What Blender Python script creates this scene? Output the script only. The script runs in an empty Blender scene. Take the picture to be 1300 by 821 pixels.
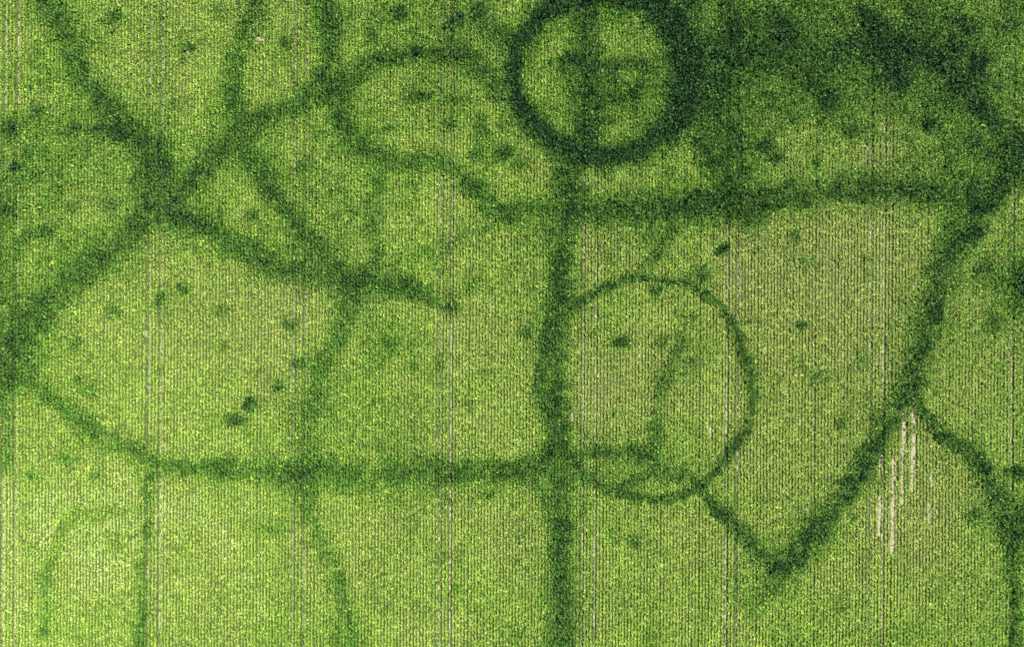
# Aerial view of a row-crop field with dark crop marks of buried rings, tracks and ditches.
import bpy, math, numpy as np

rng = np.random.default_rng(7)
S = 0.125                       # metres per photograph pixel
CX, CY = 650.0, 365.5           # the point straight below the camera
H = 108.0                       # flying height
SUN_EL, SUN_AZ = 46.0, 56.0     # azimuth measured from +Y (top) towards +X (right)

def W(px, py):
    return (np.asarray(px, float) - CX) * S, (CY - np.asarray(py, float)) * S

# ------------------------------------------------------------------ scene, world, camera
sc = bpy.context.scene
col = sc.collection
world = bpy.data.worlds.new("World"); sc.world = world; world.use_nodes = True
nt = world.node_tree; nt.nodes.clear()
sky = nt.nodes.new('ShaderNodeTexSky'); sky.sky_type = 'NISHITA'; sky.sun_disc = False
sky.sun_elevation = math.radians(SUN_EL); sky.sun_rotation = math.radians(SUN_AZ)
bg = nt.nodes.new('ShaderNodeBackground'); bg.inputs[1].default_value = 0.08
wo = nt.nodes.new('ShaderNodeOutputWorld')
nt.links.new(sky.outputs[0], bg.inputs[0]); nt.links.new(bg.outputs[0], wo.inputs[0])

sl = bpy.data.lights.new('sun', 'SUN'); sl.energy = 4.6; sl.angle = math.radians(0.5); sl.color = (1.0, 0.95, 0.86)
so = bpy.data.objects.new('sun', sl); col.objects.link(so)
so.rotation_euler = (math.radians(90 - SUN_EL), 0, math.radians(180 - SUN_AZ))
so.location = (0, 0, 60)

cam = bpy.data.cameras.new('camera'); co = bpy.data.objects.new('camera', cam); col.objects.link(co)
cam.sensor_width = 36; cam.lens = 36 * H / (1300 * S); cam.clip_end = 6000; cam.clip_start = 1
cam.shift_y = -45.0 / 1300
co.location = (0, 0, H); co.rotation_euler = (0, 0, 0)
sc.camera = co
vs = sc.view_settings
vs.view_transform = 'Standard'; vs.look = 'None'; vs.gamma = 1; vs.use_curve_mapping = False
vs.exposure = 1.05
sc.render.engine = 'CYCLES'
sc.cycles.max_bounces = 5; sc.cycles.diffuse_bounces = 3; sc.cycles.transmission_bounces = 3

# ------------------------------------------------------------------ noise
def vnoise(x, y, scale, seed):
    r = np.random.default_rng(seed); G = r.random((256, 256))
    u = x / scale + 1000.3; v = y / scale + 1000.7
    i = np.floor(u).astype(int); j = np.floor(v).astype(int)
    fu = u - i; fv = v - j
    fu = fu*fu*(3-2*fu); fv = fv*fv*(3-2*fv)
    a = G[i % 256, j % 256]; b = G[(i+1) % 256, j % 256]
    c = G[i % 256, (j+1) % 256]; d = G[(i+1) % 256, (j+1) % 256]
    return (a*(1-fu)+b*fu)*(1-fv) + (c*(1-fu)+d*fu)*fv - 0.5

# ------------------------------------------------------------------ the crop marks (photo pixels: x, y, width)
def arc(cx, cy, rx, ry, w, a0=0, a1=360, n=48):
    return [(cx + rx*math.cos(math.radians(a0+(a1-a0)*t/n)), cy + ry*math.sin(math.radians(a0+(a1-a0)*t/n)), w) for t in range(n+1)]

# (name, label, category, group, strength, [polyline, ...])
M = []
def mark(name, label, strength, *lines, cat='crop mark', group='dark green crop marks over buried ditches'):
    M.append((name, label, cat, group, strength, lines, 4))
mark('ring_mark', 'broad near-black green ring of lush crop, a full circle cut by the top edge', 1.12,
     [(652,100,20),(656,66,22),(672,34,26),(700,8,28),(735,-4,30),(775,-8,32),(815,0,32),(848,24,36),(866,60,40),(872,100,44),(866,136,40),
      (848,166,36),(815,190,28),(770,199,26),(730,194,27),(698,177,26),(672,150,25),(657,124,22),(652,100,20)])
mark('oval_mark', 'thin dark green outline of a large oval ring in pale crop, touching the straight band', .72,
     [(686,462,13),(692,440,11),(704,414,9),(720,394,8),(737,382,8),(754,372,8),(778,360,8),(805,354,8),(839,353,8),(862,358,9),(887,370,10),(911,387,10),(928,410,10),(942,441,10),(953,475,10),(957,505,9),
      (952,531,9),(942,555,10),(921,579,11),(908,597,10),(888,614,11),(866,627,9),(839,632,9),(805,629,9),(771,619,10),(750,607,10),(732,590,10),(715,569,11),(702,545,10),(691,515,11),(684,488,14),(686,462,13)])
mark('ditch_mark', 'straight dark green band running down from the broad ring to the bottom edge', .74,
     [(721,196,36),(720,239,34),(716,270,34),(716,308,33),(714,342,31),(713,387,33),(706,417,34),(707,451,32),(707,479,32),(705,514,34),(706,548,32),(706,575,38),(710,610,36),
      (711,668,31),(712,702,32),(714,760,31),(717,900,30)],
     [(690,470,12),(686,486,14)])
mark('ditch_mark', 'wide wavy green band crossing sideways between the broad ring and the oval', .70,
     [(722,268,24),(750,270,30),(780,268,32),(805,268,32),(856,262,34),(900,259,34),(928,260,34),(955,258,36),(980,256,32),(1010,250,28),(1037,246,26),(1080,240,28),(1120,240,26),(1153,243,26),(1190,246,28),(1224,256,34)])
mark('ditch_mark', 'long green band slanting down-left on the right side to a point at the bottom', .78,
     [(1236,246,34),(1231,268,36),(1218,298,38),(1200,330,34),(1192,359,28),(1184,390,26),(1178,415,30),(1168,442,26),(1158,465,26),(1153,492,30),(1138,515,36),(1122,535,34),(1112,560,30),(1099,586,28),
      (1082,613,26),(1060,637,30),(1038,668,34),(1015,697,32),(992,718,36),(986,738,26)])
mark('ditch_mark', 'short narrow green band from the foot of the oval down-right to the pointed corner', .72,
     [(880,606,10),(905,636,14),(921,654,18),(942,678,18),(960,700,22),(982,718,26)])
mark('ditch_mark', 'thin green band running down-right from the bare strips to the right edge', .74,
     [(1160,506,12),(1170,520,14),(1191,545,15),(1208,560,15),(1226,572,18),(1240,586,28),(1250,600,22),(1262,624,20),(1270,648,28),(1284,664,40),(1292,680,30)],
     [(1284,664,40),(1310,655,36),(1340,650,36)], [(1278,672,28),(1283,700,15),(1287,740,14),(1290,900,14)])
mark('ditch_mark', 'diagonal green band from the top-left corner area down to the left junction', .66,
     [(48,-60,40),(60,-10,36),(72,22,34),(84,50,32),(94,75,28),(108,100,26),(124,122,27),(143,143,28),(165,163,34),(182,180,40)])
mark('ditch_mark', 'green band rising from the left junction right-up towards the oval loop', .70,
     [(212,262,30),(235,242,26),(255,220,28),(266,205,30),(285,186,32),(310,168,36),(330,154,28),(350,142,26),(370,133,28),(392,122,28),(412,114,28),(438,102,26)])
mark('ditch_mark', 'wavy vertical green band at the top meeting the rising band from above', .62,
     [(338,-60,24),(330,-5,24),(325,14,26),(314,38,22),(303,64,26),(299,90,20),(298,118,24),(305,145,30)])
mark('ditch_mark', 'narrow vertical green band at the top, right of the wavy vertical one', .70,
     [(408,-60,26),(411,0,28),(421,30,24),(417,64,22),(412,92,22),(402,112,22)])
mark('ditch_mark', 'green band curving down-right from the rising band into the middle left', .60,
     [(308,186,24),(327,215,24),(345,240,24),(360,260,26),(374,282,22),(392,304,22),(410,322,26),(428,340,28)])
mark('ditch_mark', 'green band running right and down from the left junction to a dark tip', .68,
     [(215,268,30),(232,280,32),(266,291,28),(293,307,26),(324,325,26),(358,342,26),(392,350,28),(440,356,32),(481,358,30),(515,364,24),(542,374,16),(565,387,12)])
mark('junction_mark', 'irregular dark green junction where several bands meet at upper left', .74,
     [(150,166,14),(176,172,30),(198,190,44),(200,220,48),(199,245,58),(195,268,44)], [(196,258,40),(225,262,34)])
mark('ditch_mark', 'broad green band widening down-left from the junction to the left edge', .72,
     [(190,280,24),(170,297,30),(147,315,30),(128,328,28),(112,342,30),(95,355,30),(78,373,34),(58,384,44),(44,400,60),(30,424,70),(16,455,74),(-10,478,70),(-60,500,70)])
mark('ditch_mark', 'green band curving from the left edge blotch right along the lower left', .60,
     [(32,474,26),(45,488,20),(63,502,20),(80,515,20),(97,530,24),(115,547,28),(135,556,28),(155,564,26),(180,578,26),(200,590,28),(230,592,24),(280,592,22),(320,595,24),(350,597,28),(390,600,34)])
mark('ditch_mark', 'wide level green band across the lower middle, joining the straight band', .66,
     [(390,600,34),(440,602,36),(470,602,38),(498,599,38),(530,596,34),(566,598,34),(600,598,28),(634,597,30),(660,594,30),(688,590,34)],
     [(660,600,14),(680,612,16),(697,636,18)])
mark('loop_mark', 'green loop outline left of the broad ring, open towards its lower right', .56,
     [(552,68,18),(530,68,18),(510,72,16),(484,78,22),(462,90,26),(446,102,28),(436,122,22),(434,146,24),(446,170,24),(464,187,30),(485,196,26),(510,204,24),(540,206,22),(562,207,22),(585,222,22),(604,240,22),(622,258,26),(650,270,26),(680,268,22),(704,262,22)])
mark('ditch_mark', 'mottled green band curving from the loop top right and down to the broad ring', .58,
     [(552,68,18),(580,70,18),(600,78,22),(616,95,24),(630,114,26),(648,126,18)], [(606,20,22),(622,40,24),(640,60,26),(654,80,24)])
mark('ditch_mark', 'short narrow green link hanging from the loop down to the middle left band', .46,
     [(486,214,16),(481,240,17),(476,265,14),(474,292,13),(479,318,14),(478,345,18)])
mark('ditch_mark', 'faint thin green line fanning up-right from the middle left band', .32,
     [(488,345,16),(505,338,14),(525,328,12),(556,316,12),(583,304,12),(606,294,12),(640,280,12)])
mark('ditch_mark', 'faint vertical green band left of centre running down to the bottom edge', .48,
     [(446,376,26),(441,405,26),(430,431,20),(410,460,22),(400,496,22),(392,531,30),(392,582,30),(392,620,28),(394,655,20),(406,688,22),(418,714,22),(430,740,22),(444,790,22),(455,900,22)])
mark('ditch_mark', 'thin vertical green line in the pale bottom left corner', .62,
     [(196,594,22),(190,618,18),(188,650,13),(186,690,12),(183,726,14),(181,800,14),(180,900,14)])
mark('ditch_mark', 'faint green hook in the pale bottom left corner', .46,
     [(180,648,11),(150,648,12),(120,652,13),(95,653,14),(84,662,14),(78,680,13),(68,704,14),(62,730,14),(60,800,14)])
mark('dark_patch', 'large near-black green blotch of crop joining the right of the broad ring', .66,
     [(885,66,46),(915,75,58),(905,110,80),(912,150,64),(884,130,40)], [(922,6,12),(924,40,26),(926,80,44)], cat='crop patch')
mark('ditch_mark', 'vertical dark green band dropping from the blotch beside the broad ring', .66,
     [(918,150,54),(922,190,42),(924,220,40),(922,248,34)], [(890,178,30),(900,205,22)])
mark('dark_patch', 'largest ragged near-black green blotch in the upper right, trailing arms', .70,
     [(1066,70,26),(1095,58,40),(1130,60,52),(1160,58,46),(1185,74,30),(1198,92,20)],
     [(1086,14,14),(1100,26,24),(1115,42,40)], [(1160,20,30),(1165,50,40)], [(1140,90,40),(1142,108,22)],
     cat='crop patch')
mark('dark_patch', 'mottled green arm reaching left from the largest upper right blotch', .44,
     [(950,60,18),(985,76,30),(1020,88,34),(1058,78,34)], [(1000,38,26),(985,76,30),(1030,108,26)], cat='crop patch')
mark('ditch_mark', 'dark green trail falling from the upper right blotch to the right edge', .72,
     [(1196,84,26),(1204,104,22),(1222,104,36),(1236,88,20)], [(1222,110,30),(1240,132,26),(1256,152,30),(1274,170,26),(1300,180,36)])
mark('dark_patch', 'dark green blotch against the right edge above the long slanting band', .82,
     [(1282,196,44),(1300,204,56),(1330,210,60)], [(1276,220,30),(1258,250,26),(1244,262,26)], cat='crop patch')
mark('ditch_mark', 'green strip down the left part of the ground inside the broad ring', .66,
     [(745,14,34),(744,50,34),(744,90,40),(748,130,44),(744,170,46),(738,186,40)], [(716,82,14),(732,78,22),(760,90,16),(783,86,10),(800,80,12),(816,84,13),(826,96,12)], [(765,122,16),(800,128,18),(815,110,12)])
mark('ditch_mark', 'level green band inside the oval starting from its left edge', .58,
     [(718,570,16),(740,573,15),(771,572,17),(800,571,14),(822,576,14)])
mark('ditch_mark', 'faint vertical green line inside the oval, right of its middle', .52,
     [(866,430,12),(856,456,12),(844,484,22),(836,512,13),(835,532,15),(831,560,15),(830,588,22),(838,602,26),(860,600,22)], [(836,600,14),(812,606,16),(796,614,12)])
mark('ditch_mark', 'short faint green spur hanging below the wide wavy band', .44,
     [(858,270,16),(850,290,18),(845,304,14),(832,318,12),(822,334,14),(812,350,14)])
mark('ditch_mark', 'green blotchy curve at the left edge above the broad left band', .46,
     [(-30,330,34),(4,322,30),(12,344,34),(16,366,30),(-4,380,30)], [(22,330,14),(28,308,16),(44,296,15),(60,292,16)])
mark('ditch_mark', 'thin green line hugging the left edge of the lower left corner', .46,
     [(10,500,16),(11,530,12),(10,560,14),(6,590,14)])

PATCHES = [  # x, y, rx, ry, strength, label
 (245,63,8,5,.8,'small dark crop patch beside a bare spot, top left between two bands'),
 (150,22,11,8,.62,'blurred dark crop patch near the top edge, right of the top-left diagonal band'),
 (361,58,6,8,.6,'small upright dark crop patch between the two vertical bands at the top'),
 (280,14,8,6,.42,'faint green crop patch at the top edge, left of the wavy band'),
 (206,180,6,10,.7,'narrow dark crop patch above the upper left junction'),
 (48,143,11,8,.62,'dark crop patch left of the top-left diagonal band'),
 (17,164,9,9,.72,'round dark crop patch nearest the left edge, upper one of two'),
 (95,167,14,7,.62,'wide flat dark crop patch left of the upper left junction'),
 (134,165,14,7,.75,'wide dark crop patch touching the left of the upper left junction'),
 (24,213,10,8,.7,'dark crop patch near the left edge, lower one of two'),
 (58,188,8,10,.42,'faint green crop patch between the two dark patches and the flat one'),
 (116,192,6,10,.5,'upright crop patch hanging below the wide dark one by the junction'),
 (140,262,12,10,.36,'faint broad crop patch left of the upper left junction'),
 (14,268,11,13,.5,'blurred crop patch at the left edge above the blotchy curve'),
 (92,100,6,4,.3,'tiny faint crop patch inside the top-left diagonal band'),
 (406,170,7,5,.62,'small dark crop patch below the rising band, left of the loop'),
 (430,153,9,12,.55,'dark crop patch on the left side of the loop outline'),
 (320,274,8,7,.55,'small crop patch between the two bands running down-right'),
 (280,272,8,8,.38,'faint crop patch just above the band leaving the junction'),
 (394,325,8,6,.6,'dark crop knot in the curving band left of the middle'),
 (205,378,6,10,.62,'upright dark crop patch in the pale area right of the left band'),
 (234,366,7,5,.72,'tiny darkest crop patch in the large pale left area'),
 (283,393,10,9,.48,'rounded crop patch in the middle of the large pale left area'),
 (368,412,11,9,.56,'hook shaped crop patch at the right of the large pale left area'),
 (380,460,11,5,.6,'flat dark crop patch left of the faint vertical band'),
 (95,438,7,10,.6,'upright crop patch just right of the broad left band'),
 (143,393,9,7,.4,'faint crop patch right of the broad left band'),
 (283,438,7,8,.42,'faint crop patch in the pale left area, below the rounded one'),
 (205,468,6,9,.46,'upright crop patch in the lower pale left area beside a wheel track'),
 (114,492,9,9,.5,'blurred crop patch above the lower left curving band'),
 (327,475,6,7,.38,'faint small crop patch in the lower right of the pale left area'),
 (355,489,8,8,.5,'crop patch up-right of the dark angular pair'),
 (317,513,8,10,.75,'dark upright crop patch, upper one of an angular pair'),
 (300,534,14,6,.72,'dark flat crop patch, lower one of an angular pair'),
 (84,579,13,8,.56,'wide crop patch below the lower left curving band'),
 (123,604,9,10,.46,'faint rounded crop patch in the lower left corner'),
 (44,601,16,6,.5,'flat crop patch near the left edge in the lower left corner'),
 (37,692,9,6,.34,'faint crop patch by the left edge near the bottom'),
 (150,688,13,10,.34,'faint crop patch left of the thin bottom left line'),
 (232,698,12,8,.28,'faint crop patch right of the thin bottom left line'),
 (340,672,16,8,.34,'faint wide crop patch left of the faint vertical band near the bottom'),
 (508,19,8,7,.7,'dark crop patch at the top edge above the loop, leftmost'),
 (580,27,9,11,.72,'dark upright crop patch at the top edge above the loop'),
 (614,8,12,9,.55,'blurred crop patch at the top edge left of the broad ring'),
 (529,67,11,8,.72,'dark knot of crop on the top of the loop outline'),
 (482,73,10,8,.62,'smaller dark knot of crop on the upper left of the loop outline'),
 (536,124,16,9,.5,'wide green crop patch in the middle of the loop'),
 (586,126,18,4,.6,'thin flat dark crop streak in the right of the loop'),
 (571,160,9,11,.46,'upright faint crop patch low in the loop'),
 (495,165,18,5,.34,'faint flat crop streak low in the left of the loop'),
 (611,160,9,14,.58,'upright crop patch between the loop and the broad ring'),
 (607,196,9,8,.62,'small dark crop patch below the loop, left of a twin'),
 (641,193,12,9,.68,'dark crop patch below the broad ring, right of a twin'),
 (660,210,16,8,.36,'faint crop patch just below-left of the broad ring'),
 (699,82,6,5,.6,'tiny dark crop patch inside the broad ring near its left edge'),
 (727,76,10,9,.66,'dark crop patch inside the broad ring at upper left of its middle'),
 (573,390,11,9,.78,'dark crop patch at the tip of the middle left band, on a wheel track'),
 (580,372,9,8,.4,'faint crop patch just above the dark one on the wheel track'),
 (665,417,12,9,.46,'faint crop patch left of the straight band, in the middle'),
 (495,446,10,14,.28,'very faint upright crop patch right of the faint vertical band'),
 (791,431,11,8,.78,'dark slanting crop patch inside the oval, top left'),
 (839,435,9,7,.56,'crop patch inside the oval, top middle'),
 (837,370,7,6,.62,'small dark crop patch just inside the top of the oval'),
 (891,349,11,10,.58,'crop patch sitting on the outside of the oval at upper right'),
 (918,315,7,7,.78,'dark round crop patch above and right of the oval'),
 (880,405,8,6,.38,'faint crop patch just inside the upper right of the oval'),
 (880,458,7,7,.34,'faint crop patch inside the oval, right part'),
 (802,686,9,8,.6,'crop patch below the oval near the bottom'),
 (624,627,12,8,.4,'faint crop patch below the wide level band'),
 (742,650,8,14,.36,'faint upright crop patch right of the straight band near the bottom'),
 (1008,300,7,12,.4,'faint upright crop patch below the wavy band, right of the middle'),
 (1024,331,13,12,.5,'crop patch in the pale ground between the oval and the slanting band'),
 (1017,412,8,6,.72,'small dark crop patch alone in the pale ground right of the oval'),
 (1046,476,14,10,.32,'faint arc of crop in the pale ground right of the oval'),
 (1238,296,8,7,.95,'small near-black crop patch on the right of the slanting band'),
 (1250,342,9,10,.42,'faint crop patch right of the slanting band'),
 (1259,410,9,14,.5,'upright crop patch between the slanting band and the right edge'),
 (1296,360,14,24,.75,'dark crop patch cut by the right edge, halfway down'),
 (1292,596,12,8,.7,'dark crop patch at the right edge above the thin band end'),
 (1232,655,11,8,.5,'crop patch left of the thin band end near the right edge'),
 (976,137,8,7,.6,'small crop patch below the upper right blotch, left part'),
 (969,187,11,9,.74,'dark crop patch, upper one of a pair above the wavy band'),
 (983,199,11,6,.62,'dark flat crop patch, lower one of a pair above the wavy band'),
 (969,119,8,6,.6,'small dark crop patch left under the upper right blotch'),
 (1051,127,13,14,.64,'large upright crop patch hanging under the upper right blotch'),
 (1082,167,11,8,.48,'crop patch in the pale ground under the upper right blotch'),
 (1005,149,7,7,.42,'faint small crop patch left in the pale ground under the blotch'),
 (1177,158,12,7,.82,'dark slanting crop patch under the right of the upper right blotch'),
 (1150,143,6,6,.42,'faint small crop patch beside the dark slanting one'),
 (1238,81,9,11,.9,'near-black crop patch at upper right above the trail'),
 (1208,55,12,13,.66,'dark crop patch right of the upper right blotch'),
 (1220,30,28,14,.58,'wide dark crop patch near the top edge at the right'),
 (1276,12,7,14,.7,'dark upright crop patch at the top edge, far right'),
 (1277,34,13,7,.55,'flat crop patch near the top right corner'),
 (1266,109,9,7,.52,'crop patch by the wheel track at the right edge'),
 (1252,195,8,8,.74,'small round dark crop patch left of the right edge blotch'),
 (1235,180,12,8,.62,'dark crop patch up-left of the round one near the right edge'),
 (1204,204,8,7,.46,'faint crop patch above the right end of the wavy band'),
 (1210,222,16,10,.4,'faint broad crop patch touching the right end of the wavy band'),
 (928,254,10,9,.4,'dark knot of crop on the wavy band below the vertical band'),
 (949,60,8,6,.5,'crop patch between the two upper right blotches'),
 (978,12,10,12,.3,'faint crop patch at the top edge between the two blotches'),
]
for (x, y, rx, ry, s, lab) in PATCHES:
    M.append(('crop_patch', lab, 'crop patch', 'small dark patches of lush crop scattered over the field', s, (x, y, rx, ry), 2))

# soft, unnamed variation of growth; the lower-left lows carry painted haze: (x, y, rx, ry, dL)
BLOBS = [(470,190,20,12,.2),(530,205,40,10,.15),(600,235,20,14,.2),(645,268,20,10,.2),(250,230,260,150,.05),(60,235,95,70,.24),(30,150,70,70,.10),(0,440,40,80,.15),(400,210,80,60,.13),(110,130,60,50,.05),(450,20,60,40,.10),(590,30,60,50,.2),
 (560,140,90,50,.08),(770,100,85,85,.10),(795,130,50,40,.08),(930,30,80,60,.18),(1000,60,110,70,.20),(1110,70,140,80,.22),(1220,90,120,90,.22),(1230,40,80,60,.14),(1000,30,90,50,.10),(1060,120,130,50,.10),
 (1120,200,160,60,.06),(1230,220,80,60,.18),(900,250,100,40,.12),(700,260,60,30,.14),(640,230,40,40,-.10),(1290,330,60,60,.12),(1240,400,80,100,.08),
 (300,300,60,40,.08),(430,330,60,50,.10),(440,470,60,60,.12),(420,540,60,60,.12),(540,600,80,40,.05),(60,330,60,50,.08),(30,560,50,60,.10),(470,400,50,40,.08),
 (370,600,60,40,.10),(1270,620,60,60,.10),(1150,470,30,30,.10),(830,600,60,30,.16),(860,480,40,90,.08),(780,580,70,40,.05),(960,240,60,50,.10),
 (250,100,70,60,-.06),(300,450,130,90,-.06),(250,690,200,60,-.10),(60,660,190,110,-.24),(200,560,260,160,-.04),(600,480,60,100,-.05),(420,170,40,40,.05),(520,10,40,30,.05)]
DRY = [(1030,340,110,90,.5),(930,330,60,50,.3),(790,500,70,70,.35),(1130,190,80,40,.3),(960,560,60,80,.3),(1130,300,60,60,.3),(1000,160,60,40,.2),(680,225,40,25,.35),
 (350,390,70,60,.25),(600,420,60,60,.3),(520,660,80,50,.3),(760,320,50,40,.3),(900,690,80,50,.35),(1170,640,60,80,.35),(330,420,60,80,.2),(190,100,100,90,.18),(1090,440,80,90,.4),(1240,480,60,60,.3),(1000,450,170,160,.14),(800,470,110,130,.15),(1120,620,120,120,.2),
 (640,660,60,60,.2),(790,240,40,20,.3),(100,390,50,50,.05),(340,60,40,40,.1)]

def seg_field(x, y, line):
    out = np.zeros_like(x)
    for (x0, y0, w0), (x1, y1, w1) in zip(line[:-1], line[1:]):
        pad = 2.2 * max(w0, w1)
        sel = np.nonzero((x > min(x0, x1)-pad) & (x < max(x0, x1)+pad) & (y > min(y0, y1)-pad) & (y < max(y0, y1)+pad))[0]
        if not len(sel): continue
        xs, ys = x[sel], y[sel]
        dx, dy = x1-x0, y1-y0; L2 = dx*dx+dy*dy + 1e-6
        t = np.clip(((xs-x0)*dx + (ys-y0)*dy)/L2, 0, 1)
        d = np.hypot(xs-x0-t*dx, ys-y0-t*dy) / ((w0+(w1-w0)*t)*.54)
        out[sel] = np.maximum(out[sel], 1/(1+d**3.2))
    return out

def growth(px, py):
    """lushness 0..1.2, dryness 0..1 and the index of the mark each point belongs to (-1: the plain crop)"""
    wx = px + 6*vnoise(px, py, 24, 11) + 6*vnoise(px, py, 8, 12) + 5*vnoise(px, py, 3, 15)
    wy = py + 6*vnoise(px, py, 24, 13) + 6*vnoise(px, py, 8, 14) + 5*vnoise(px, py, 3, 16)
    base = 0.16 + .22*vnoise(px, py, 42, 21) + .2*vnoise(px, py, 17, 22) + .15*vnoise(px, py, 8, 24) + .08*vnoise(px, py, 110, 23)
    base = base + .05*np.clip((px-500)/900, -.5, 1) + .04*np.clip((300-py)/300, -1, 1)
    for (x, y, rx, ry, a) in BLOBS:
        base += a*np.exp(-(((wx-x)/rx)**2 + ((wy-y)/ry)**2))
    rf = np.random.default_rng(77)
    for k in range(420):
        x, y = rf.uniform(-100, 1400), rf.uniform(-100, 920)
        if rf.random() < .35 + .65*min(1, max(0, (x*.4 + (380-y)*1.6)/600)) or (x < 450 and y < 330):
            a, q, e = rf.uniform(.10, .42), rf.uniform(4, 9), rf.uniform(.6, 1.6)
            sel = np.nonzero((np.abs(wx-x) < 3*q) & (np.abs(wy-y) < 3*q*1.6))[0]
            base[sel] += a*np.exp(-(((wx[sel]-x)/q)**2 + ((wy[sel]-y)/(q*e))**2))
    dry = .12 + .35*vnoise(px, py, 60, 31) + .3*vnoise(px, py, 20, 32)
    for (x, y, rx, ry, a) in DRY:
        dry += a*np.exp(-(((wx-x)/rx)**2 + ((wy-y)/ry)**2))
    keep = np.ones_like(px); best = np.full(px.shape, .34); idx = np.full(px.shape, -1, int)
    mottle = 1 + .6*vnoise(px, py, 9, 41) + .4*vnoise(px, py, 30, 42)
    top = np.zeros_like(px)
    for i, (nm, lab, cat, grp, s, geo, k) in enumerate(M):
        if k == 4:
            f = np.zeros_like(px)
            for ln in geo: f = np.maximum(f, seg_field(wx, wy, ln))
        else:
            x, y, rx, ry = geo
            f = 1/(1 + (((wx-x)/(rx*.95))**2 + ((wy-y)/(ry*.95))**2)**1.8)
        mo = 1+(mottle-1)*.4 if nm in ('ring_mark', 'oval_mark') else mottle
        m = np.clip((s if k == 4 else 1.15*s)*f*mo, 0, 1)
        top = np.maximum(top, m); keep *= 1 - .55*m
        bb = f * (1 if k == 4 else 1.25)
        w = bb > best
        best[w] = bb[w]; idx[w] = i
    comb = .72*top + .28*(1-keep)*1.25
    L = base + (1-np.clip(base, 0, .9)*.75)*comb
    L = np.where(idx >= 0, np.maximum(L, .22), L)
    return np.clip(L, -.3, 1.15), np.clip(dry*(1-1.4*comb)*(1-1.6*np.clip(base-.15, 0, .6)), 0, 1), idx

# ------------------------------------------------------------------ bare ground lines and spots (photo px)
SL = math.tan(math.radians(.35))                 # the rows lean very slightly
def lean(x, y): return x - SL*(y-CY)              # px x of a row at height y, x given at CY
# wheel tracks: x at mid height and the stretches where bare soil shows: (y0, y1, amount)
TRACKS = [
 (6.0,  [(-60,190,.85),(190,420,.25)], 'pale wheel rut in the crop along the left edge, outer one'),
 (21.8, [(20,130,.9),(130,300,.15)], 'dotted pale wheel rut near the left edge, inner one'),
 (190.2,[(0,240,.22),(400,560,.55),(560,900,.2)], 'thin wheel rut through the upper left junction, left one of its pair'),
 (205.0,[(20,240,.35),(430,900,.4)], 'thin wheel rut through the upper left junction, right one of its pair'),
 (373.3,[(20,330,.45),(330,900,.25)], 'thin reddish wheel rut right of the large pale left area, left of its pair'),
 (388.5,[(0,60,.45),(60,230,.25)], 'faint wheel rut right of the large pale left area, right of its pair'),
 (559.3,[(0,300,.2),(430,560,.35),(600,900,.45)], 'thin dark wheel rut left of the straight band, left of its pair'),
 (573.2,[(250,400,.5),(405,590,.92),(590,900,.8)], 'dotted pale wheel rut left of the straight band, the clearest of all'),
 (741.0,[(0,200,.2),(380,560,.3)], 'dark wheel rut inside the oval near its left edge'),
 (756.3,[(0,300,.15),(380,900,.3)], 'faint wheel rut inside the oval beside the dark one'),
 (922.8,[(60,120,.3),(487,585,.95),(670,900,.55)], 'pale wheel rut crossing the right end of the oval, left of its pair'),
 (937.2,[(40,110,.5),(140,210,.8),(470,600,.45),(660,900,.6)], 'pale wheel rut crossing the right end of the oval, right of its pair'),
 (1104.5,[(60,140,.5),(140,240,.75),(290,350,.85),(350,530,.5)], 'dotted wheel rut right of the oval, left of its pair'),
 (1121.3,[(240,400,.3),(405,500,.75),(500,620,.4)], 'dotted wheel rut right of the oval, right of its pair'),
 (1284.6,[(60,180,.7),(180,330,.15),(400,620,.65)], 'dotted wheel rut close to the right edge'),
]
STRIPS = [ # x0,y0,x1,y1,width px
 (1159.3,479,1159.6,545,3.6,'thin pale bare soil strip rising into the long slanting band'),
 (1160.5,536,1157.5,624,5.0,'ragged bare soil strip right of the longest one'),
 (1147.5,518,1145.3,640,5.0,'longest straight bare soil strip, at lower right'),
 (1134.6,578,1133.2,700,5.0,'bare soil strip left of the longest one, reaching lowest'),
 (1116.8,575,1115.5,604,3.2,'short faint bare soil strip, leftmost of the lower right group'),
 (1116.6,628,1115.0,680,3.2,'pinkish bare soil strip low in the lower right group'),
 (1182.5,598,1182.3,618,3.4,'shortest bare soil strip right of the long ones'),
 (1179.4,638,1179.0,664,3.4,'short bare soil strip low on the right of the group'),
 (1097.4,182,1096.8,208,3.2,'short bare soil strip alone under the upper right blotch'),
 (727.0,522,727.0,540,4.5,'small bare soil strip beside the straight band at the oval left edge'),
 (184.5,420,184.8,428,4.0,'tiny bare soil gap on a wheel rut in the pale left area'),
 (901,540,901,556,3.2,'faint bare gap just inside the right of the oval'),
 (1131.0,690,1130.6,704,3.4,'small bare soil gap under the lowest strip'),
]
SPOTS = [(330,50,5,3,'bare pinkish soil spot between the two vertical bands at the top'),(239,67,3,2.2,'bare soil spot beside a dark patch at upper left'),
 (191,104,2,4,'bare soil spot on a wheel rut at upper left'),(1160,364,3,1.6,'small bare spot left of the long slanting band'),(9,209,2,3,'small bare spot at the left edge'),
 (1024,646,4,2,'small bare spot near the bottom, left of the slanting band')]

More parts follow.
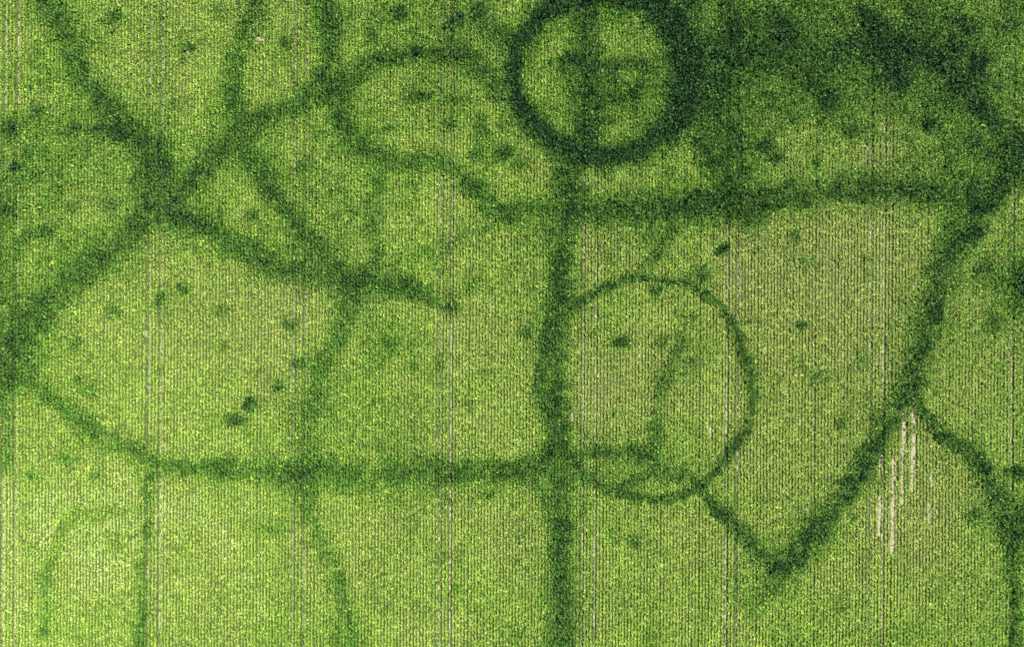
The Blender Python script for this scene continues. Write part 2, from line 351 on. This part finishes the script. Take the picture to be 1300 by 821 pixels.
def bareness(px, py):
    b = np.zeros_like(px)
    n = vnoise(px*.5, py, 5.5, 51) + .9*vnoise(px, py, 2.4, 52)
    for x, segs, _ in TRACKS:
        d = np.abs(px - lean(x, py))
        near = d < 2.1
        b[near] = np.maximum(b[near], .15)
        for y0, y1, a in segs:
            s = near & (py > y0) & (py < y1) & (n > (.56 - .72*a))
            b[s] = .95
    for x0, y0, x1, y1, w, _ in STRIPS:
        t = np.clip((py-y0)/(y1-y0), 0, 1)
        s = (np.abs(px-(x0+(x1-x0)*t)) < w*.5+.5) & (py > y0) & (py < y1) & (n > -.30)
        b[s] = np.maximum(b[s], .9)
    for x, y, rx, ry, _ in SPOTS:
        s = ((px-x)/(rx+1))**2 + ((py-y)/(ry+1))**2 < 1 + .9*n
        b[s] = .93
    return b

# ------------------------------------------------------------------ materials
def mat(name):
    m = bpy.data.materials.new(name); m.use_nodes = True
    m.node_tree.nodes.clear()
    return m, m.node_tree
def leaf_material():
    m, t = mat('leaf'); N = t.nodes.new; L = t.links.new
    a = N('ShaderNodeAttribute'); a.attribute_name = 'leaf_colour'
    p = N('ShaderNodeBsdfPrincipled'); p.inputs['Roughness'].default_value = .6
    p.inputs['Specular IOR Level'].default_value = .14
    tr = N('ShaderNodeBsdfTranslucent'); mx = N('ShaderNodeMixShader'); mx.inputs[0].default_value = .22
    o = N('ShaderNodeOutputMaterial')
    hs = N('ShaderNodeHueSaturation'); hs.inputs['Hue'].default_value = .485; hs.inputs['Value'].default_value = 1.35
    L(a.outputs['Color'], p.inputs['Base Color']); L(a.outputs['Color'], hs.inputs['Color']); L(hs.outputs[0], tr.inputs[0])
    L(p.outputs[0], mx.inputs[1]); L(tr.outputs[0], mx.inputs[2]); L(mx.outputs[0], o.inputs[0])
    return m
def soil_material(name, c0, c1, scale, bump=.4, lo=.35, hi=.66):
    m, t = mat(name); N = t.nodes.new; L = t.links.new
    tc = N('ShaderNodeTexCoord')
    n1 = N('ShaderNodeTexNoise'); n1.inputs['Scale'].default_value = scale; n1.inputs['Detail'].default_value = 8; n1.inputs['Roughness'].default_value = .7
    r = N('ShaderNodeValToRGB'); r.color_ramp.elements[0].position = lo; r.color_ramp.elements[1].position = hi
    r.color_ramp.elements[0].color = (*c0, 1); r.color_ramp.elements[1].color = (*c1, 1)
    b = N('ShaderNodeBump'); b.inputs['Strength'].default_value = bump; b.inputs['Distance'].default_value = .05
    p = N('ShaderNodeBsdfPrincipled'); p.inputs['Roughness'].default_value = .95; o = N('ShaderNodeOutputMaterial')
    L(tc.outputs['Object'], n1.inputs['Vector']); L(n1.outputs[0], r.inputs[0]); L(r.outputs[0], p.inputs['Base Color'])
    L(n1.outputs[0], b.inputs['Height']); L(b.outputs[0], p.inputs['Normal']); L(p.outputs[0], o.inputs[0])
    return m
M_LEAF = leaf_material()
M_SOIL = soil_material('damp_soil', (.034, .068, .011), (.078, .12, .024), 2.5)
M_BARE = soil_material('dry_soil', (.15, .14, .07), (.44, .39, .24), 3.6)
M_RUT = soil_material('trodden_soil', (.045, .065, .018), (.36, .33, .20), 1.5, lo=.43, hi=.55)
# ground: damp soil under this crop, and green crop cover from a distance outside it
def ground_material():
    m, t = mat('field_ground'); N = t.nodes.new; L = t.links.new
    tc = N('ShaderNodeTexCoord'); sp = N('ShaderNodeSeparateXYZ'); L(tc.outputs['Object'], sp.inputs[0])
    def edge(out, half):
        a = N('ShaderNodeMath'); a.operation = 'ABSOLUTE'; L(out, a.inputs[0])
        g = N('ShaderNodeMath'); g.operation = 'GREATER_THAN'; g.inputs[1].default_value = half; L(a.outputs[0], g.inputs[0]); return g
    ex = edge(sp.outputs[0], 95); off = N('ShaderNodeMath'); off.operation = 'ADD'; off.inputs[1].default_value = 5.6; L(sp.outputs[1], off.inputs[0]); ey = edge(off.outputs[0], 66)
    mxm = N('ShaderNodeMath'); mxm.operation = 'MAXIMUM'; L(ex.outputs[0], mxm.inputs[0]); L(ey.outputs[0], mxm.inputs[1])
    n1 = N('ShaderNodeTexNoise'); n1.inputs['Scale'].default_value = 2.5; n1.inputs['Detail'].default_value = 9; n1.inputs['Roughness'].default_value = .72
    L(tc.outputs['Object'], n1.inputs['Vector'])
    def ramp(c0, c1):
        r = N('ShaderNodeValToRGB'); r.color_ramp.elements[0].position = .35; r.color_ramp.elements[1].position = .66
        r.color_ramp.elements[0].color = (*c0, 1); r.color_ramp.elements[1].color = (*c1, 1); L(n1.outputs[0], r.inputs[0]); return r
    soil = ramp((.034, .068, .011), (.078, .12, .024)); green = ramp((.05, .11, .014), (.15, .25, .03))
    mix = N('ShaderNodeMix'); mix.data_type = 'RGBA'; L(mxm.outputs[0], mix.inputs[0]); L(soil.outputs[0], mix.inputs[6]); L(green.outputs[0], mix.inputs[7])
    b = N('ShaderNodeBump'); b.inputs['Strength'].default_value = .5; b.inputs['Distance'].default_value = .08; L(n1.outputs[0], b.inputs['Height'])
    p = N('ShaderNodeBsdfPrincipled'); p.inputs['Roughness'].default_value = .95; o = N('ShaderNodeOutputMaterial')
    L(mix.outputs[2], p.inputs['Base Color']); L(b.outputs[0], p.inputs['Normal']); L(p.outputs[0], o.inputs[0])
    return m

# ------------------------------------------------------------------ mesh helpers
def link_mesh(name, verts, counts, loops, material, origin=(0, 0, 0), colours=None):
    me = bpy.data.meshes.new(name)
    verts = np.asarray(verts, np.float32) - np.asarray(origin, np.float32)
    me.vertices.add(len(verts)); me.vertices.foreach_set('co', verts.ravel())
    me.loops.add(len(loops)); me.loops.foreach_set('vertex_index', np.asarray(loops, np.int32))
    me.polygons.add(len(counts))
    starts = np.concatenate([[0], np.cumsum(counts)[:-1]]).astype(np.int32)
    me.polygons.foreach_set('loop_start', starts)
    me.update(calc_edges=True)
    if colours is not None:
        at = me.attributes.new('leaf_colour', 'FLOAT_COLOR', 'FACE')
        at.data.foreach_set('color', np.asarray(colours, np.float32).ravel())
    me.materials.append(material)
    o = bpy.data.objects.new(name, me); o.location = origin; col.objects.link(o)
    return o
def tag(o, label=None, cat=None, group=None, kind=None):
    if label: o['label'] = label
    if cat: o['category'] = cat
    if group: o['group'] = group
    if kind: o['kind'] = kind

# ------------------------------------------------------------------ ground
g = link_mesh('ground', [(-3000, -3000, 0), (3000, -3000, 0), (3000, 3000, 0), (-3000, 3000, 0)], [4], [0, 1, 2, 3], ground_material())
tag(g, kind='structure')

def sheet_outline(name, pts, z, material, label, cat, group):
    """a low slab of dry soil with an uneven outline"""
    n = len(pts); c = np.mean(pts, axis=0)
    v = [(x, y, 0.002) for x, y in pts] + [(c[0]+(x-c[0])*.93, c[1]+(y-c[1])*.985, z) for x, y in pts]
    counts, loops = [], []
    for k in range(n):
        q = (k+1) % n; counts.append(4); loops += [k, q, n+q, n+k]
    counts.append(n); loops += list(range(n, 2*n))
    o = link_mesh(name, v, counts, loops, material, (c[0], c[1], 0))
    tag(o, label, cat, group, 'structure')
def strip_pts(x0, y0, x1, y1, w, step, seed):
    r = np.random.default_rng(seed); n = max(3, int(abs(y1-y0)/step)); L_, R_ = [], []
    for k in range(n+1):
        t = k/n; y = y0+(y1-y0)*t; x = x0+(x1-x0)*t
        L_.append(W(x - w/2*(1+.35*r.uniform(-1, 1)), y)); R_.append(W(x + w/2*(1+.25*r.uniform(-1, 1)), y))
    return [(float(a), float(b)) for a, b in L_ + R_[::-1]][::-1]
for i, (x, segs, lab) in enumerate(TRACKS):
    sheet_outline('wheel_track', strip_pts(lean(x, -110), -110, lean(x, 930), 930, 2.0, 4, 100+i), .006, M_RUT, lab, 'wheel track', 'wheel ruts in pairs between the crop rows')
for i, (x0, y0, x1, y1, w, lab) in enumerate(STRIPS):
    sheet_outline('bare_soil_strip', strip_pts(x0, y0, x1, y1, w+.6, 3, 200+i), .006+.001*i, M_BARE, lab, 'bare soil', 'bare strips where crop rows failed')
for i, (x, y, rx, ry, lab) in enumerate(SPOTS):
    r = np.random.default_rng(300+i)
    pts = []
    for k in range(14):
        a = 2*math.pi*k/14; q = 1 + .22*r.uniform(-1, 1)
        X, Y = W(x+(rx+.8)*q*math.cos(a), y+(ry+.8)*q*math.sin(a)); pts.append((float(X), float(Y)))
    sheet_outline('bare_soil_spot', pts[::-1], .07, M_BARE, lab, 'bare soil', 'small bare spots in the crop')

# ------------------------------------------------------------------ the plants
ROW = 4.06                                          # px between rows
y_step = 1.35                                       # px between plants in a row
X0, X1, Y0, Y1 = -108, 1408, -105, 930
rows = np.arange(X0, X1, ROW); ys = np.arange(Y0, Y1, y_step)
ri, yi = np.meshgrid(np.arange(len(rows)), np.arange(len(ys)), indexing='ij')
px = rows[ri].ravel() + rng.normal(0, .17, ri.size); py = ys[yi].ravel() + rng.uniform(-.62, .62, ri.size)
ri = ri.ravel()
px = px + np.repeat(rng.normal(0, .28, len(rows)//6+2), 6)[ri] - SL*(py-CY) + .5*vnoise(ri*1.0, py, 90, 62) + .35*vnoise(px*0, py, 60, 61)
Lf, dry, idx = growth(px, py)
bare = bareness(px, py)
row_f = rng.normal(0, .035, len(rows))[ri]
haze_tint = np.clip(-Lf*2.2, 0, .6)
Lf = np.clip(Lf + row_f*(1-Lf), 0, 1.15)
miss = .03 + .22*np.clip(dry, 0, 1)*(1-np.clip(Lf*1.3, 0, 1))
keep = (rng.random(px.size) > miss) & (rng.random(px.size) > bare*.97)
px, py, Lf, dry, idx, bare, haze_tint = [a[keep] for a in (px, py, Lf, dry, idx, bare, haze_tint)]
# plants spread sideways into the gap where growth is lush
px = px + rng.normal(0, 1, px.size)*(.12 + .80*np.clip(Lf, 0, 1)**1.7)
P = px.size
vig = np.exp(rng.normal(0, .16, P))
rad = (.19 + .17*Lf)*vig*(1-.18*dry)*(1-.35*(bare > .1))        # leaf length in metres
hgt = (.19 + .40*Lf)*np.exp(rng.normal(0, .18, P))*(1-.3*dry)
pale = np.array([.290, .435, .066]); mid = np.array([.104, .232, .030]); dark = np.array([.027, .078, .020]); tan = np.array([.42, .40, .14])
t1 = np.clip(Lf/.5, 0, 1)[:, None]; t2 = np.clip((Lf-.5)/.5, 0, 1)[:, None]
c = pale*(1-t1) + mid*t1; c = c*(1-t2) + dark*t2
c = c*(1-haze_tint[:, None]) + np.array([.40, .56, .16])*haze_tint[:, None]  # hazy glow of the lower left, painted into the leaf colour
dd = (np.clip(dry, 0, 1)*.55)[:, None]; c = c*(1-dd) + tan*dd
c = c*np.exp(rng.normal(0, .10, P))[:, None]
NL = 7
Xw, Yw = W(px, py)
phi = rng.uniform(0, 2*math.pi, P)
az = phi[:, None] + np.arange(NL)*2*math.pi/NL + rng.normal(0, .35, (P, NL))
ln = rad[:, None]*np.exp(rng.normal(0, .22, (P, NL)))
hw = ln*(.30 + .08*rng.random((P, NL)))
h0 = .25*hgt[:, None]*np.ones((1, NL)); hm = hgt[:, None]*(.75 + .5*rng.random((P, NL))); ht = hgt[:, None]*(.35 + .9*rng.random((P, NL)))
ca, sa = np.cos(az), np.sin(az)
tw = rng.normal(0, .35, (P, NL))*hw                               # each leaf rolled a little to one side
V = np.empty((P, NL, 4, 3), np.float32)
V[..., 0, 0] = Xw[:, None] + ca*.03; V[..., 0, 1] = Yw[:, None] + sa*.03; V[..., 0, 2] = h0
bx, by = Xw[:, None] + ca*ln*.58, Yw[:, None] + sa*ln*.58
V[..., 1, 0] = bx + sa*hw; V[..., 1, 1] = by - ca*hw; V[..., 1, 2] = hm + tw
V[..., 2, 0] = Xw[:, None] + ca*ln; V[..., 2, 1] = Yw[:, None] + sa*ln; V[..., 2, 2] = ht
V[..., 3, 0] = bx - sa*hw; V[..., 3, 1] = by + ca*hw; V[..., 3, 2] = hm - tw
V[..., 2] = np.maximum(V[..., 2], .01)
lc = np.exp(rng.normal(-.03, .30, (P, NL)))
yel = (rng.random((P, NL)) < .02)
C = np.ones((P, NL, 4), np.float32)
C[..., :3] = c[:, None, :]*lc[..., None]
C[yel, 0] *= 1.7; C[yel, 1] *= 1.25
C[..., :3] = np.clip(C[..., :3], .004, .62)

def crop_object(name, sel):
    v = V[sel].reshape(-1, 3); n = len(v)//4
    if not n: return None
    o0 = (float(v[:, 0].mean()), float(v[:, 1].mean()), 0.0)
    return link_mesh(name, v, np.full(n, 4), np.arange(n*4), M_LEAF, o0, C[sel].reshape(-1, 4))
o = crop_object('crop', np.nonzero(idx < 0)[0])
tag(o, 'pale yellow-green leafy row crop covering the whole field in close vertical rows', 'crop field', None, 'stuff')
for i, (nm, lab, cat, grp, s, geo, k) in enumerate(M):
    sel = np.nonzero(idx == i)[0]
    if len(sel) < 6: print('EMPTY', i, lab); continue
    o = crop_object(nm, sel); tag(o, lab, cat, grp)
print('plants', P, 'marks', len(M))
